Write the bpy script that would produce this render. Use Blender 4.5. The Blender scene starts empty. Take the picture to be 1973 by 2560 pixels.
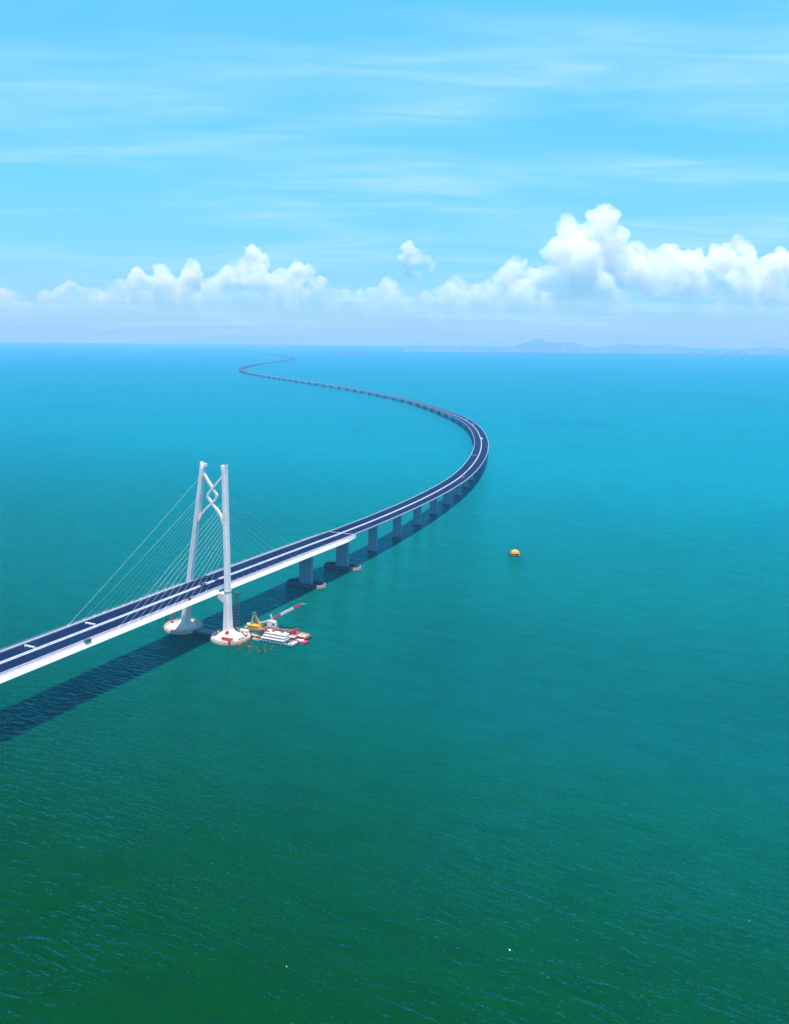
import bpy, bmesh, math, random
from mathutils import Vector, Matrix, noise

# ------------------------------------------------------------------ camera, sky, sun, exposure
S = bpy.context.scene
C = S.collection
random.seed(7)
CAM_H = 286.0
cam_data = bpy.data.cameras.new('camera')
cam_data.sensor_fit = 'VERTICAL'
cam_data.sensor_height = 36.0
cam_data.lens = 36.0 * 2200 / 2560
cam_data.shift_y = -430 / 2560
cam_data.clip_start = 1.0
cam_data.clip_end = 200000.0
cam = bpy.data.objects.new('camera', cam_data)
C.objects.link(cam)
cam.matrix_world = (Matrix.Translation((0, 0, CAM_H)) @ Matrix.Rotation(math.radians(90), 4, 'X')
                    @ Matrix.Rotation(math.radians(0.49), 4, 'Z'))
S.camera = cam

SUN_DIR = Vector((0.031, -0.236, 1.0)).normalized()
SUN_EL = math.asin(SUN_DIR.z)
SUN_STRENGTH, SKY_STRENGTH = 5.0, 0.105

world = bpy.data.worlds.new('World')
S.world = world
world.use_nodes = True
wt = world.node_tree
for n_ in list(wt.nodes):
    wt.nodes.remove(n_)


def nd(tree, kind, **kw):
    n = tree.nodes.new(kind)
    for k, v in kw.items():
        setattr(n, k, v)
    return n


def math_node(tree, op, a=None, b=None, clamp=False):
    n = nd(tree, 'ShaderNodeMath', operation=op, use_clamp=clamp)
    for i, v in enumerate((a, b)):
        if v is None:
            continue
        if isinstance(v, (int, float)):
            n.inputs[i].default_value = v
        else:
            tree.links.new(v, n.inputs[i])
    return n.outputs[0]


def mix_col(tree, fac, a, b, blend='MIX'):
    n = nd(tree, 'ShaderNodeMix', data_type='RGBA', blend_type=blend)
    for sock, v in ((n.inputs[0], fac), (n.inputs[6], a), (n.inputs[7], b)):
        if isinstance(v, (int, float)):
            sock.default_value = v
        elif isinstance(v, tuple):
            sock.default_value = (*v, 1) if len(v) == 3 else v
        else:
            tree.links.new(v, sock)
    return n.outputs[2]


def map_range(tree, v, a, b, c, d, smooth=True):
    n = nd(tree, 'ShaderNodeMapRange', interpolation_type='SMOOTHSTEP' if smooth else 'LINEAR')
    tree.links.new(v, n.inputs[0])
    for i, x in enumerate((a, b, c, d)):
        n.inputs[i + 1].default_value = x
    return n.outputs[0]


def noise_tex(tree, vec, scale, detail=4.0, rough=0.55, distort=0.0):
    n = nd(tree, 'ShaderNodeTexNoise')
    n.inputs['Scale'].default_value = scale
    n.inputs['Detail'].default_value = detail
    n.inputs['Roughness'].default_value = rough
    n.inputs['Distortion'].default_value = distort
    if vec is not None:
        tree.links.new(vec, n.inputs['Vector'])
    return n.outputs[0]


def mapping(tree, vec, scale=(1, 1, 1), rot=(0, 0, 0), loc=(0, 0, 0)):
    n = nd(tree, 'ShaderNodeMapping')
    n.inputs['Scale'].default_value = scale
    n.inputs['Rotation'].default_value = rot
    n.inputs['Location'].default_value = loc
    tree.links.new(vec, n.inputs['Vector'])
    return n.outputs[0]


sky = nd(wt, 'ShaderNodeTexSky', sky_type='NISHITA')
sky.sun_disc = False
sky.sun_elevation = SUN_EL
sky.sun_rotation = math.radians(172)
sky.altitude = 200
sky.air_density = 1.0
sky.dust_density = 0.3
sky.ozone_density = 1.0
# thin high streaks of cirrus, laid on a flat layer far overhead
tc = nd(wt, 'ShaderNodeTexCoord')
sep = nd(wt, 'ShaderNodeSeparateXYZ')
wt.links.new(tc.outputs['Generated'], sep.inputs[0])
ramp = nd(wt, 'ShaderNodeValToRGB')          # deep clear blue overhead, paler cyan towards the horizon
wt.links.new(sep.outputs[2], ramp.inputs[0])
SKY_TINT = ((0.0, (0.36, 0.58, 0.90)), (0.018, (0.39, 0.67, 1.00)), (0.06, (0.40, 0.76, 1.06)), (0.18, (0.48, 1.18, 1.32)), (0.38, (0.62, 1.80, 1.66)), (1.0, (0.26, 0.62, 1.15)))
while len(ramp.color_ramp.elements) < len(SKY_TINT):
    ramp.color_ramp.elements.new(0.5)
for el, (p_, c_) in zip(ramp.color_ramp.elements, SKY_TINT):
    el.position = p_
    el.color = (c_[0] / 2, c_[1] / 2, c_[2] / 2, 1)
tint2 = mix_col(wt, 1.0, ramp.outputs[0], (2.0, 2.0, 2.0), 'MULTIPLY')
tinted = mix_col(wt, 1.0, sky.outputs[0], tint2, 'MULTIPLY')
zc = math_node(wt, 'ADD', math_node(wt, 'MAXIMUM', sep.outputs[2], 0.0), 0.06)
comb = nd(wt, 'ShaderNodeCombineXYZ')
wt.links.new(math_node(wt, 'DIVIDE', sep.outputs[0], zc), comb.inputs[0])
wt.links.new(math_node(wt, 'DIVIDE', sep.outputs[1], zc), comb.inputs[1])
c1 = noise_tex(wt, mapping(wt, comb.outputs[0], (0.45, 1.1, 1), (0, 0, 0.12), (3.1, 1.7, 0)), 1.0, 4, 0.5, 0.6)
c2 = noise_tex(wt, mapping(wt, comb.outputs[0], (1.4, 5.0, 1), (0, 0, -0.1), (0.4, 5.7, 0)), 1.0, 3, 0.5, 0.9)
cir = math_node(wt, 'MULTIPLY', map_range(wt, c1, 0.38, 0.72, 0, 1), map_range(wt, c2, 0.30, 0.75, 0.35, 1))
veil = mix_col(wt, math_node(wt, 'MULTIPLY', cir, 0.9, True), tinted, (3.3, 5.8, 7.2))
bg = nd(wt, 'ShaderNodeBackground')
bg.inputs[1].default_value = SKY_STRENGTH
wt.links.new(veil, bg.inputs[0])
wo = nd(wt, 'ShaderNodeOutputWorld')
wt.links.new(bg.outputs[0], wo.inputs[0])

sun_data = bpy.data.lights.new('sun', 'SUN')
sun_data.energy = SUN_STRENGTH
sun_data.angle = math.radians(0.53)
sun_data.color = (1.0, 0.93, 0.82)
sun = bpy.data.objects.new('sun', sun_data)
sun.rotation_euler = SUN_DIR.to_track_quat('Z', 'Y').to_euler()
sun.location = (0, -200, 900)
C.objects.link(sun)

S.view_settings.view_transform = 'Standard'
S.view_settings.look = 'None'
S.view_settings.gamma = 1.0
S.view_settings.exposure = 0.5
S.render.engine = 'CYCLES'
cy = S.cycles
cy.use_denoising = True
cy.max_bounces = 20
cy.volume_bounces = 20
cy.diffuse_bounces = 3
cy.glossy_bounces = 3
cy.transmission_bounces = 2
cy.transparent_max_bounces = 16
cy.caustics_reflective = False
cy.caustics_refractive = False
cy.sample_clamp_indirect = 6.0
cy.volume_step_rate = 1.0


# ------------------------------------------------------------------ materials
MATS = {}


def principled(name):
    m = bpy.data.materials.new(name)
    m.use_nodes = True
    t = m.node_tree
    b = t.nodes['Principled BSDF']
    MATS[name] = m
    return m, t, b


def worn(name, col, col2=None, rough=0.6, scale=0.25, spec=0.3, streak=0.0, metallic=0.0, bump=0.0, tide=False, joints=0.0):
    """painted steel / concrete: two tones mixed by noise, optional vertical rain streaks"""
    m, t, b = principled(name)
    col2 = col2 or tuple(c * 0.8 for c in col)
    co = nd(t, 'ShaderNodeTexCoord')
    n1 = noise_tex(t, co.outputs['Object'], scale, 6, 0.6)
    f = map_range(t, n1, 0.38, 0.68, 0, 1)
    c = mix_col(t, f, col, col2)
    if streak:
        n2 = noise_tex(t, mapping(t, co.outputs['Object'], (1.1, 1.1, 0.05)), 0.9, 5, 0.6)
        c = mix_col(t, math_node(t, 'MULTIPLY', map_range(t, n2, 0.5, 0.75, 0, 1), streak), c,
                    tuple(x * 0.55 for x in col))
    if tide or joints:
        gp = nd(t, 'ShaderNodeNewGeometry')
        gs = nd(t, 'ShaderNodeSeparateXYZ')
        t.links.new(gp.outputs['Position'], gs.inputs[0])
    if tide:      # weed and damp left by the tide
        edge_ = math_node(t, 'ADD', gs.outputs[2], math_node(t, 'MULTIPLY', n1, 2.5))
        c = mix_col(t, map_range(t, edge_, 2.6, 4.6, 0.85, 0), c, (0.03, 0.045, 0.04))
    if joints:    # pour joints between the lifts
        w_ = math_node(t, 'FRACT', math_node(t, 'DIVIDE', gs.outputs[2], joints))
        c = mix_col(t, map_range(t, w_, 0.0, 0.10, 0.30, 0, False), c, tuple(x * 0.5 for x in col))
    t.links.new(c, b.inputs['Base Color'])
    b.inputs['Roughness'].default_value = rough
    b.inputs['Specular IOR Level'].default_value = spec
    b.inputs['Metallic'].default_value = metallic
    if bump:
        bp = nd(t, 'ShaderNodeBump')
        bp.inputs['Strength'].default_value = bump
        bp.inputs['Distance'].default_value = 0.3
        t.links.new(n1, bp.inputs['Height'])
        t.links.new(bp.outputs[0], b.inputs['Normal'])
    return m


worn('tower_concrete', (0.84, 0.77, 0.80), (0.74, 0.67, 0.71), 0.7, 0.12, 0.25, 0.5, joints=6.0)
worn('white_steel', (0.82, 0.80, 0.82), (0.76, 0.70, 0.74), 0.5, 0.06, 0.3, 0.2)
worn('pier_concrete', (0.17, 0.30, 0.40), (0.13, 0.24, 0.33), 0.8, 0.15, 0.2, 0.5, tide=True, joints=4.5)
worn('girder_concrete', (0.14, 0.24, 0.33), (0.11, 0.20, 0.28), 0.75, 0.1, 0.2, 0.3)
worn('parapet_concrete', (0.46, 0.50, 0.58), (0.38, 0.41, 0.50), 0.7, 0.2, 0.2, 0.1)
worn('walkway_paint', (0.42, 0.40, 0.52), (0.50, 0.40, 0.50), 0.7, 0.12, 0.2)
worn('asphalt', (0.004, 0.012, 0.048), (0.006, 0.017, 0.060), 0.9, 0.03, 0.05)
worn('joint_paint', (0.62, 0.52, 0.58), (0.5, 0.42, 0.5), 0.7, 0.3)
worn('cable_sheath', (0.72, 0.78, 0.80), (0.66, 0.72, 0.75), 0.4, 0.05, 0.4)
worn('cap_concrete', (0.72, 0.66, 0.60), (0.56, 0.50, 0.46), 0.8, 0.3, 0.2, 0.1)
worn('dark_fender', (0.05, 0.06, 0.07), (0.09, 0.09, 0.10), 0.7, 0.3, 0.3)
worn('white_panel', (0.68, 0.59, 0.50), (0.44, 0.35, 0.29), 0.7, 0.35, 0.3, 0.5)
worn('pink_panel', (0.72, 0.44, 0.36), (0.6, 0.30, 0.24), 0.6, 0.3, 0.3, 0.3)
worn('red_paint', (0.52, 0.03, 0.04), (0.40, 0.03, 0.04), 0.5, 0.3, 0.4, 0.2)
worn('magenta_red', (0.55, 0.05, 0.14), (0.45, 0.03, 0.10), 0.5, 0.3, 0.4)
worn('yellow_paint', (0.88, 0.42, 0.01), (0.72, 0.32, 0.01), 0.5, 0.4, 0.4, 0.2)
worn('rust_brown', (0.20, 0.10, 0.085), (0.13, 0.07, 0.06), 0.8, 0.25, 0.2, 0.2)
worn('cargo_brown', (0.26, 0.16, 0.13), (0.16, 0.10, 0.09), 0.9, 0.4, 0.1, 0, 0, 0.6)
worn('hull_teal', (0.05, 0.30, 0.40), (0.04, 0.20, 0.28), 0.5, 0.2, 0.4, 0.3)
worn('hull_black', (0.035, 0.04, 0.05), (0.06, 0.05, 0.05), 0.6, 0.2, 0.3)
worn('cabin_white', (0.78, 0.75, 0.78), (0.60, 0.54, 0.58), 0.6, 0.3, 0.3, 0.5)
worn('window_dark', (0.02, 0.035, 0.05), (0.03, 0.05, 0.07), 0.15, 0.3, 0.6)
worn('steel_dark', (0.05, 0.08, 0.09), (0.08, 0.10, 0.10), 0.6, 0.5, 0.4)
worn('pile_rust', (0.30, 0.14, 0.10), (0.16, 0.09, 0.08), 0.8, 0.6, 0.2)
worn('tan_steel', (0.50, 0.36, 0.18), (0.36, 0.25, 0.14), 0.6, 0.5, 0.3)
worn('car_white', (0.80, 0.80, 0.80), (0.74, 0.74, 0.74), 0.3, 0.5, 0.5)
worn('tyre_black', (0.02, 0.02, 0.022), (0.03, 0.03, 0.03), 0.8, 0.5, 0.3)
worn('green_net', (0.03, 0.22, 0.22), (0.02, 0.15, 0.16), 0.8, 0.8, 0.2)
worn('hill_forest', (0.07, 0.17, 0.16), (0.09, 0.19, 0.17), 0.9, 0.002, 0.1)
worn('island_rock', (0.03, 0.09, 0.09), (0.06, 0.12, 0.11), 0.9, 0.006, 0.1)
worn('city_pale', (0.42, 0.50, 0.52), (0.28, 0.36, 0.40), 0.8, 0.004, 0.2)


def sea_material():
    m, t, b = principled('sea_water')
    co = nd(t, 'ShaderNodeTexCoord')
    pos = co.outputs['Object']
    # water colour: silt patches and front, plus viewing-angle brightness and cloud shade painted in
    warp = noise_tex(t, pos, 0.0011, 4, 0.5)
    sp = nd(t, 'ShaderNodeSeparateXYZ')
    t.links.new(pos, sp.inputs[0])
    # line of the front: crosses in front of the bridge, running away to the right
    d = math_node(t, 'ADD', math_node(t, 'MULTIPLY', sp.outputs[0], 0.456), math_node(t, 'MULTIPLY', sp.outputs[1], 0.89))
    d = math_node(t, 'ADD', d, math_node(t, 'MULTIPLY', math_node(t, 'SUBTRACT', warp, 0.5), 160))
    near_c, mid_c, far_c = (0.0, 0.040, 0.000), (0.0, 0.126, 0.112), (0.0, 0.245, 0.330)  # dark steep view near, bright grazing view far, painted in as body colour
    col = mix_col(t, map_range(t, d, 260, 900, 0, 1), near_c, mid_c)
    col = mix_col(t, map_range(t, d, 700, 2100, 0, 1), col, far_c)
    # bluer tongue of clear water just beyond the front
    tongue = math_node(t, 'MULTIPLY', map_range(t, d, 588, 628, 0, 1), map_range(t, d, 700, 1000, 1, 0))
    east = map_range(t, sp.outputs[0], -120, 120, 0, 0.7)
    col = mix_col(t, math_node(t, 'MULTIPLY', tongue, east), col, (0.0, 0.085, 0.082))
    n2 = noise_tex(t, mapping(t, pos, (1, 1, 1), (0, 0, 0.5)), 0.0045, 6, 0.6)
    col = mix_col(t, map_range(t, n2, 0.35, 0.7, 0, 0.22), col, (1.0, 0.72, 0.80), 'MULTIPLY')
    n3 = noise_tex(t, mapping(t, mapping(t, pos, (1, 1, 1), (0, 0, 0.5)), (0.6, 1.5, 1)), 0.04, 6, 0.65)
    col = mix_col(t, map_range(t, n3, 0.38, 0.66, 0, 0.32), col, (1.0, 0.55, 0.45), 'MULTIPLY')
    cloud_shade = noise_tex(t, mapping(t, pos, (1.0, 0.6, 1), (0, 0, 0), (310, 90, 0)), 0.0016, 4, 0.55)
    col = mix_col(t, map_range(t, cloud_shade, 0.56, 0.68, 0, 0.40), col, (1.0, 0.66, 0.78), 'MULTIPLY')  # cloud shadows painted on the water as random darker patches
    # ripples: wind chop, longer swell, and calmer slicks
    def wave(a, sx, sy, det, rg, dis):
        r_ = mapping(t, pos, (1, 1, 1), (0, 0, a))
        return noise_tex(t, mapping(t, r_, (sx, sy, 1)), 1.0, det, rg, dis)
    h1 = wave(math.radians(28), 0.085, 0.26, 3, 0.5, 0.5)
    h2 = wave(math.radians(8), 0.26, 0.60, 3, 0.55, 0.3)
    h3 = wave(math.radians(40), 0.014, 0.040, 3, 0.5, 0.5)
    calm = map_range(t, noise_tex(t, mapping(t, pos, (1, 1.6, 1)), 0.006, 4, 0.6, 0.8), 0.3, 0.7, 0.65, 1.15)
    h = math_node(t, 'ADD', math_node(t, 'MULTIPLY', h1, 3.6), math_node(t, 'MULTIPLY', h2, 0.9))
    h = math_node(t, 'ADD', h, math_node(t, 'MULTIPLY', h3, 3.4))
    bp = nd(t, 'ShaderNodeBump')
    bp.inputs['Distance'].default_value = 1.0
    t.links.new(math_node(t, 'MULTIPLY', calm, 0.85), bp.inputs['Strength'])
    t.links.new(h, bp.inputs['Height'])
    fleck = math_node(t, 'MULTIPLY', map_range(t, h2, 0.70, 0.78, 0, 1), map_range(t, h1, 0.60, 0.72, 0, 0.8))
    col = mix_col(t, fleck, col, (0.25, 0.5, 0.5))
    t.nodes.remove(b)
    body = nd(t, 'ShaderNodeBsdfDiffuse')
    t.links.new(col, body.inputs['Color'])
    t.links.new(bp.outputs[0], body.inputs['Normal'])
    gloss = nd(t, 'ShaderNodeBsdfGlossy')
    gloss.inputs['Roughness'].default_value = 0.16
    t.links.new(bp.outputs[0], gloss.inputs['Normal'])
    fr = nd(t, 'ShaderNodeFresnel')
    fr.inputs['IOR'].default_value = 1.33
    t.links.new(bp.outputs[0], fr.inputs['Normal'])
    # reflection takes the water's tint when seen steeply and turns clear at grazing angles
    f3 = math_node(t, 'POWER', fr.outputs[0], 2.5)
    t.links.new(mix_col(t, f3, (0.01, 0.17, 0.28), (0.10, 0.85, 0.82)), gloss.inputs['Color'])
    mx = nd(t, 'ShaderNodeMixShader')
    t.links.new(fr.outputs[0], mx.inputs[0])
    t.links.new(body.outputs[0], mx.inputs[1])
    t.links.new(gloss.outputs[0], mx.inputs[2])
    t.links.new(mx.outputs[0], t.nodes['Material Output'].inputs['Surface'])
    return m


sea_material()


# ------------------------------------------------------------------ mesh helpers
class MB:
    def __init__(self):
        self.v, self.f = [], []

    def add(self, verts, faces):
        o = len(self.v)
        self.v += [tuple(p) for p in verts]
        self.f += [tuple(i + o for i in f) for f in faces]
        return self

    def box(self, x0, x1, y0, y1, z0, z1):
        return self.add([(x0, y0, z0), (x1, y0, z0), (x1, y1, z0), (x0, y1, z0),
                         (x0, y0, z1), (x1, y0, z1), (x1, y1, z1), (x0, y1, z1)],
                        [(3, 2, 1, 0), (4, 5, 6, 7), (0, 1, 5, 4), (1, 2, 6, 5), (2, 3, 7, 6), (3, 0, 4, 7)])

    def loft(self, rings, cap=True, closed=False):
        n = len(rings[0])
        vs = [p for r in rings for p in r]
        fs = []
        m = len(rings)
        for i in range(m if closed else m - 1):
            j = (i + 1) % m
            for k in range(n):
                l = (k + 1) % n
                fs.append((i * n + k, i * n + l, j * n + l, j * n + k))
        if cap and not closed:
            fs.append(tuple(reversed(range(n))))
            fs.append(tuple((m - 1) * n + k for k in range(n)))
        return self.add(vs, fs)

    def bar(self, a, b, r, sides=6, r2=None):
        a, b = Vector(a), Vector(b)
        d = (b - a).normalized()
        u = d.orthogonal().normalized()
        w = d.cross(u)
        rings = []
        for p, rr in ((a, r), (b, r2 or r)):
            rings.append([p + (u * math.cos(2 * math.pi * k / sides) + w * math.sin(2 * math.pi * k / sides)) * rr
                          for k in range(sides)])
        return self.loft(rings)

    def cyl(self, x, y, z0, z1, r0, r1=None, sides=20):
        r1 = r0 if r1 is None else r1
        return self.loft([[(x + r * math.cos(2 * math.pi * k / sides), y + r * math.sin(2 * math.pi * k / sides), z)
                           for k in range(sides)] for z, r in ((z0, r0), (z1, r1))])

    def lattice(self, a, b, w, r, bays, sides=4):
        """square lattice boom between two points"""
        a, b = Vector(a), Vector(b)
        d = (b - a)
        dn = d.normalized()
        u = dn.cross(Vector((0, 0, 1)))
        u = u.normalized() if u.length > 1e-3 else Vector((1, 0, 0))
        q = u.cross(dn)
        cor = [(u * sx + q * sy) * (w / 2) for sx, sy in ((-1, -1), (1, -1), (1, 1), (-1, 1))]
        for c in cor:
            self.bar(a + c, b + c, r, sides)
        for i in range(bays):
            p, p2 = a + d * (i / bays), a + d * ((i + 1) / bays)
            for k in range(4):
                self.bar(p + cor[k], p2 + cor[(k + 1) % 4], r * 0.7, sides)
                self.bar(p + cor[k], p + cor[(k + 1) % 4], r * 0.7, sides)
        return self

    def build(self, name, mat, parent=None, smooth=False, loc=None, rz=None):
        me = bpy.data.meshes.new(name)
        me.from_pydata(self.v, [], self.f)
        bm = bmesh.new()
        bm.from_mesh(me)
        bmesh.ops.recalc_face_normals(bm, faces=bm.faces)
        bm.to_mesh(me)
        bm.free()
        me.materials.append(MATS[mat])
        if smooth:
            me.polygons.foreach_set('use_smooth', [True] * len(me.polygons))
            me.set_sharp_from_angle(angle=math.radians(40))
        o = bpy.data.objects.new(name, me)
        C.objects.link(o)
        if parent:
            o.parent = parent
        if loc:
            o.location = loc
        if rz is not None:
            o.rotation_euler.z = rz
        return o


def empty(name, loc=(0, 0, 0), rz=0.0, parent=None):
    o = bpy.data.objects.new(name, None)
    o.empty_display_size = 2
    o.location = loc
    o.rotation_euler.z = rz
    C.objects.link(o)
    if parent:
        o.parent = parent
    return o


def tag(o, label=None, cat=None, group=None, kind=None):
    if label:
        o['label'] = label
    if cat:
        o['category'] = cat
    if group:
        o['group'] = group
    if kind:
        o['kind'] = kind
    return o


def shared(name, mesh, parent=None, loc=(0, 0, 0), rz=0.0, mat=None):
    o = bpy.data.objects.new(name, mesh)
    o.location = loc
    o.rotation_euler.z = rz
    C.objects.link(o)
    if parent:
        o.parent = parent
    return o


def oct_ring(cx, cy, z, hx, hy, ch, skew=(0, 0)):
    """rectangle with chamfered corners"""
    return [(cx + a, cy + b, z) for a, b in
            ((hx - ch, -hy), (hx, -hy + ch), (hx, hy - ch), (hx - ch, hy),
             (-hx + ch, hy), (-hx, hy - ch), (-hx, -hy + ch), (-hx + ch, -hy))]


# ------------------------------------------------------------------ sea and far shore
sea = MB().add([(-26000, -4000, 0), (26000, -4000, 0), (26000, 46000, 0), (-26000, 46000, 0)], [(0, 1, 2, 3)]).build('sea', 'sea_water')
tag(sea, kind='structure')


def hill(name, x, y, w, d, h, mat, seed, sharp=1.3, n=56, m=20):
    """a ridge of land: height falls to below the water round its rim"""
    vs, fs = [], []
    for j in range(m + 1):
        for i in range(n + 1):
            a, b = i / n * 2 - 1, j / m * 2 - 1
            env = max(0.0, 1 - a * a) ** 0.7 * max(0.0, 1 - b * b)
            q = noise.fractal(Vector((a * 2.6 + seed * 7.3, b * 1.5 + seed, seed * 1.7)), 1.0, 2.0, 5)
            r = noise.fractal(Vector((a * 9 + seed * 3.3, b * 4 + seed, 2.0)), 1.0, 2.0, 4)
            z = h * env * max(0.02, 0.84 + 0.24 * q + 0.07 * r) ** sharp - 6 * (env < 0.02)
            vs.append((x + a * w / 2, y + b * d / 2, z - 1.5))
    for j in range(m):
        for i in range(n):
            k = j * (n + 1) + i
            fs.append((k, k + 1, k + n + 2, k + n + 1))
    return tag(MB().add(vs, fs).build(name, mat, smooth=True), kind='structure')


# far coast (about 20 km off), small islands nearer
hill('coast_hills', 3950, 22500, 2400, 1600, 345, 'hill_forest', 1)
hill('coast_hills', 6500, 22900, 2900, 1800, 290, 'hill_forest', 2)
hill('coast_hills', 1450, 22300, 2600, 1300, 120, 'hill_forest', 3)
hill('coast_hills', 9900, 23200, 2200, 1600, 200, 'hill_forest', 5)
hill('coast_land', 5400, 21300, 11500, 500, 22, 'island_rock', 4, 0.5, 90, 8)
hill('island', -830, 18300, 900, 320, 62, 'island_rock', 6)
hill('island', 30, 18100, 760, 260, 26, 'island_rock', 8)
hill('island', 1640, 17300, 520, 240, 44, 'island_rock', 9)
# pale blocks of a far town, seen only as one mass
town = MB()
rt = random.Random(4)
for cx_, wd, cnt, hmax in ((1500, 1300, 60, 110), (3500, 1700, 80, 100), (7600, 1900, 90, 95), (9900, 1500, 50, 190), (2600, 600, 20, 120)):
    for _ in range(cnt):
        x = cx_ + rt.uniform(-.5, .5) * wd
        y = 21250 + rt.uniform(-60, 60)
        w, h = rt.uniform(18, 45), rt.uniform(.25, 1) * hmax
        town.box(x - w / 2, x + w / 2, y - w / 2, y + w / 2, -2, h)
tag(town.build('far_town', 'city_pale'), 'pale tower blocks of a hazy town along the far shore', 'town', kind='stuff')

# ------------------------------------------------------------------ bridge
T2 = Vector((0.431, 0.902)).normalized()
N2 = Vector((T2.y, -T2.x))
TC = Vector((-181.0, 853.0))            # where the pylon stands
RZN = math.atan2(N2.y, N2.x)            # local X across the bridge, local Y along it


def L(t, n, z=0.0):
    p = TC + T2 * t + N2 * n
    return Vector((p.x, p.y, z))


ctrl = [(*(TC + T2 * -560), 50), (*(TC + T2 * -300), 49.3), (*(TC + T2 * -120), 48.3), (*(TC), 47.6), (*(TC + T2 * 90), 46.6), (-100.4, 1022.5, 45.3),
        (-62.9, 1102, 43.8), (-27.5, 1184, 41.9), (5.5, 1268.7, 39.6), (37, 1355, 37.2), (66, 1442, 34.8),
        (93, 1529, 32.8), (118, 1616, 31.2), (140, 1707, 30), (160, 1800, 29.2), (193, 1987, 28.3), (219, 2195, 28),
        (232, 2370, 28), (240, 2590, 28), (234, 2804, 28), (215, 3000, 28), (187, 3190, 28), (147, 3419, 28),
        (88, 3700, 28), (20, 3940, 28), (-57, 4180, 28), (-146, 4440, 28), (-245, 4710, 28), (-405, 5080, 28),
        (-595, 5500, 28), (-815, 6001, 28), (-995, 6420, 28), (-1155, 6873, 28), (-1276, 7330, 28), (-1365, 7900, 28),
        (-1418, 8600, 28), (-1425, 9357, 28), (-1396, 10212, 28), (-1362, 11065, 28), (-1390, 12200, 28),
        (-1540, 13200, 28), (-1800, 14150, 28), (-2190, 15600, 28), (-2600, 17115, 28), (-2960, 18400, 28)]
def lower(x, y, z):
    # the viaduct runs lower over the open water farther out
    zn = z if y < 1750 else 14 + 15.5 * max(0.0, 1 - (y - 1750) / 2200) ** 1.3
    k = (CAM_H - zn) / (CAM_H - z)
    return (x * k, y * k, zn)


ctrl = [lower(*c) for c in ctrl]
ctrl = [Vector(c) for c in ctrl]


def catmull(p0, p1, p2, p3, u):
    # centripetal-like: use chord lengths so uneven control points stay smooth
    t0 = 0.0
    t1 = t0 + (p1 - p0).length ** 0.5
    t2 = t1 + (p2 - p1).length ** 0.5
    t3 = t2 + (p3 - p2).length ** 0.5
    t = t1 + (t2 - t1) * u
    a1 = p0 * ((t1 - t) / (t1 - t0)) + p1 * ((t - t0) / (t1 - t0))
    a2 = p1 * ((t2 - t) / (t2 - t1)) + p2 * ((t - t1) / (t2 - t1))
    a3 = p2 * ((t3 - t) / (t3 - t2)) + p3 * ((t - t2) / (t3 - t2))
    b1 = a1 * ((t2 - t) / (t2 - t0)) + a2 * ((t - t0) / (t2 - t0))
    b2 = a2 * ((t3 - t) / (t3 - t1)) + a3 * ((t - t1) / (t3 - t1))
    return b1 * ((t2 - t) / (t2 - t1)) + b2 * ((t - t1) / (t2 - t1))


dense = []
for i in range(1, len(ctrl) - 2):
    for k in range(24):
        dense.append(catmull(ctrl[i - 1], ctrl[i], ctrl[i + 1], ctrl[i + 2], k / 24))
dense.append(ctrl[-2])
arc = [0.0]
for a, b in zip(dense, dense[1:]):
    arc.append(arc[-1] + (b.xy - a.xy).length)


def path(s):
    """point, tangent and side (to the camera-right hand) at arc length s"""
    lo, hi = 0, len(arc) - 1
    s = min(max(s, 0), arc[-1] - .01)
    while hi - lo > 1:
        mid = (lo + hi) // 2
        if arc[mid] <= s:
            lo = mid
        else:
            hi = mid
    u = (s - arc[lo]) / (arc[hi] - arc[lo])
    p = dense[lo].lerp(dense[hi], u)
    a, b = dense[max(lo - 2, 0)], dense[min(hi + 2, len(dense) - 1)]
    t = Vector((b.x - a.x, b.y - a.y, 0)).normalized()
    return p, t, Vector((t.y, -t.x, 0))


def arc_of(pt):
    best = min(range(len(dense)), key=lambda i: (dense[i].xy - Vector(pt[:2])).length)
    return arc[best]


def stations(s0, s1, step=12.0):
    out, s = [], s0
    while s < s1 - 1e-3:
        out.append(s)
        y = path(s)[0].y
        s += step if y < 4500 else step * 2.5
    out.append(s1)
    return out


def sweep(name, mat, parent, s0, s1, prof, step=12.0, smooth=False):
    """prof: closed list of (offset to the side, height over the road level)"""
    rings = []
    for s in stations(s0, s1, step):
        p, t, q = path(s)
        rings.append([(p.x + q.x * a, p.y + q.y * a, p.z + b) for a, b in prof])
    return MB().loft(rings).build(name, mat, parent, smooth)


def rect(a, b, z0, z1):
    return [(a, z0), (b, z0), (b, z1), (a, z1)]


s_tower = arc_of(TC)
s_p1, s_p2 = arc_of((-100.4, 1022.5)), arc_of((-62.9, 1102))
s_end = arc[-1]
bridge = empty('sea_bridge', (0, 0, 0))
tag(bridge, 'long white sea bridge curving away across the turquoise water on concrete piers', 'bridge')

# cable-stayed main girder: steel box, wind fairings either side (cut away beside the pylon)
HB, HF = 18.4, 21.6


def taper(s_):
    """fairing width shrinks over the last stretch before the viaduct"""
    return min(1.0, max(0.0, (s_p2 - s_) / 30.0))


def sweep_fn(name, mat, parent, sts, fn):
    rings = []
    for s_ in sts:
        p, t, q = path(s_)
        rings.append([(p.x + q.x * a, p.y + q.y * a, p.z + b) for a, b in fn(s_)])
    return MB().loft(rings).build(name, mat, parent)


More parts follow.
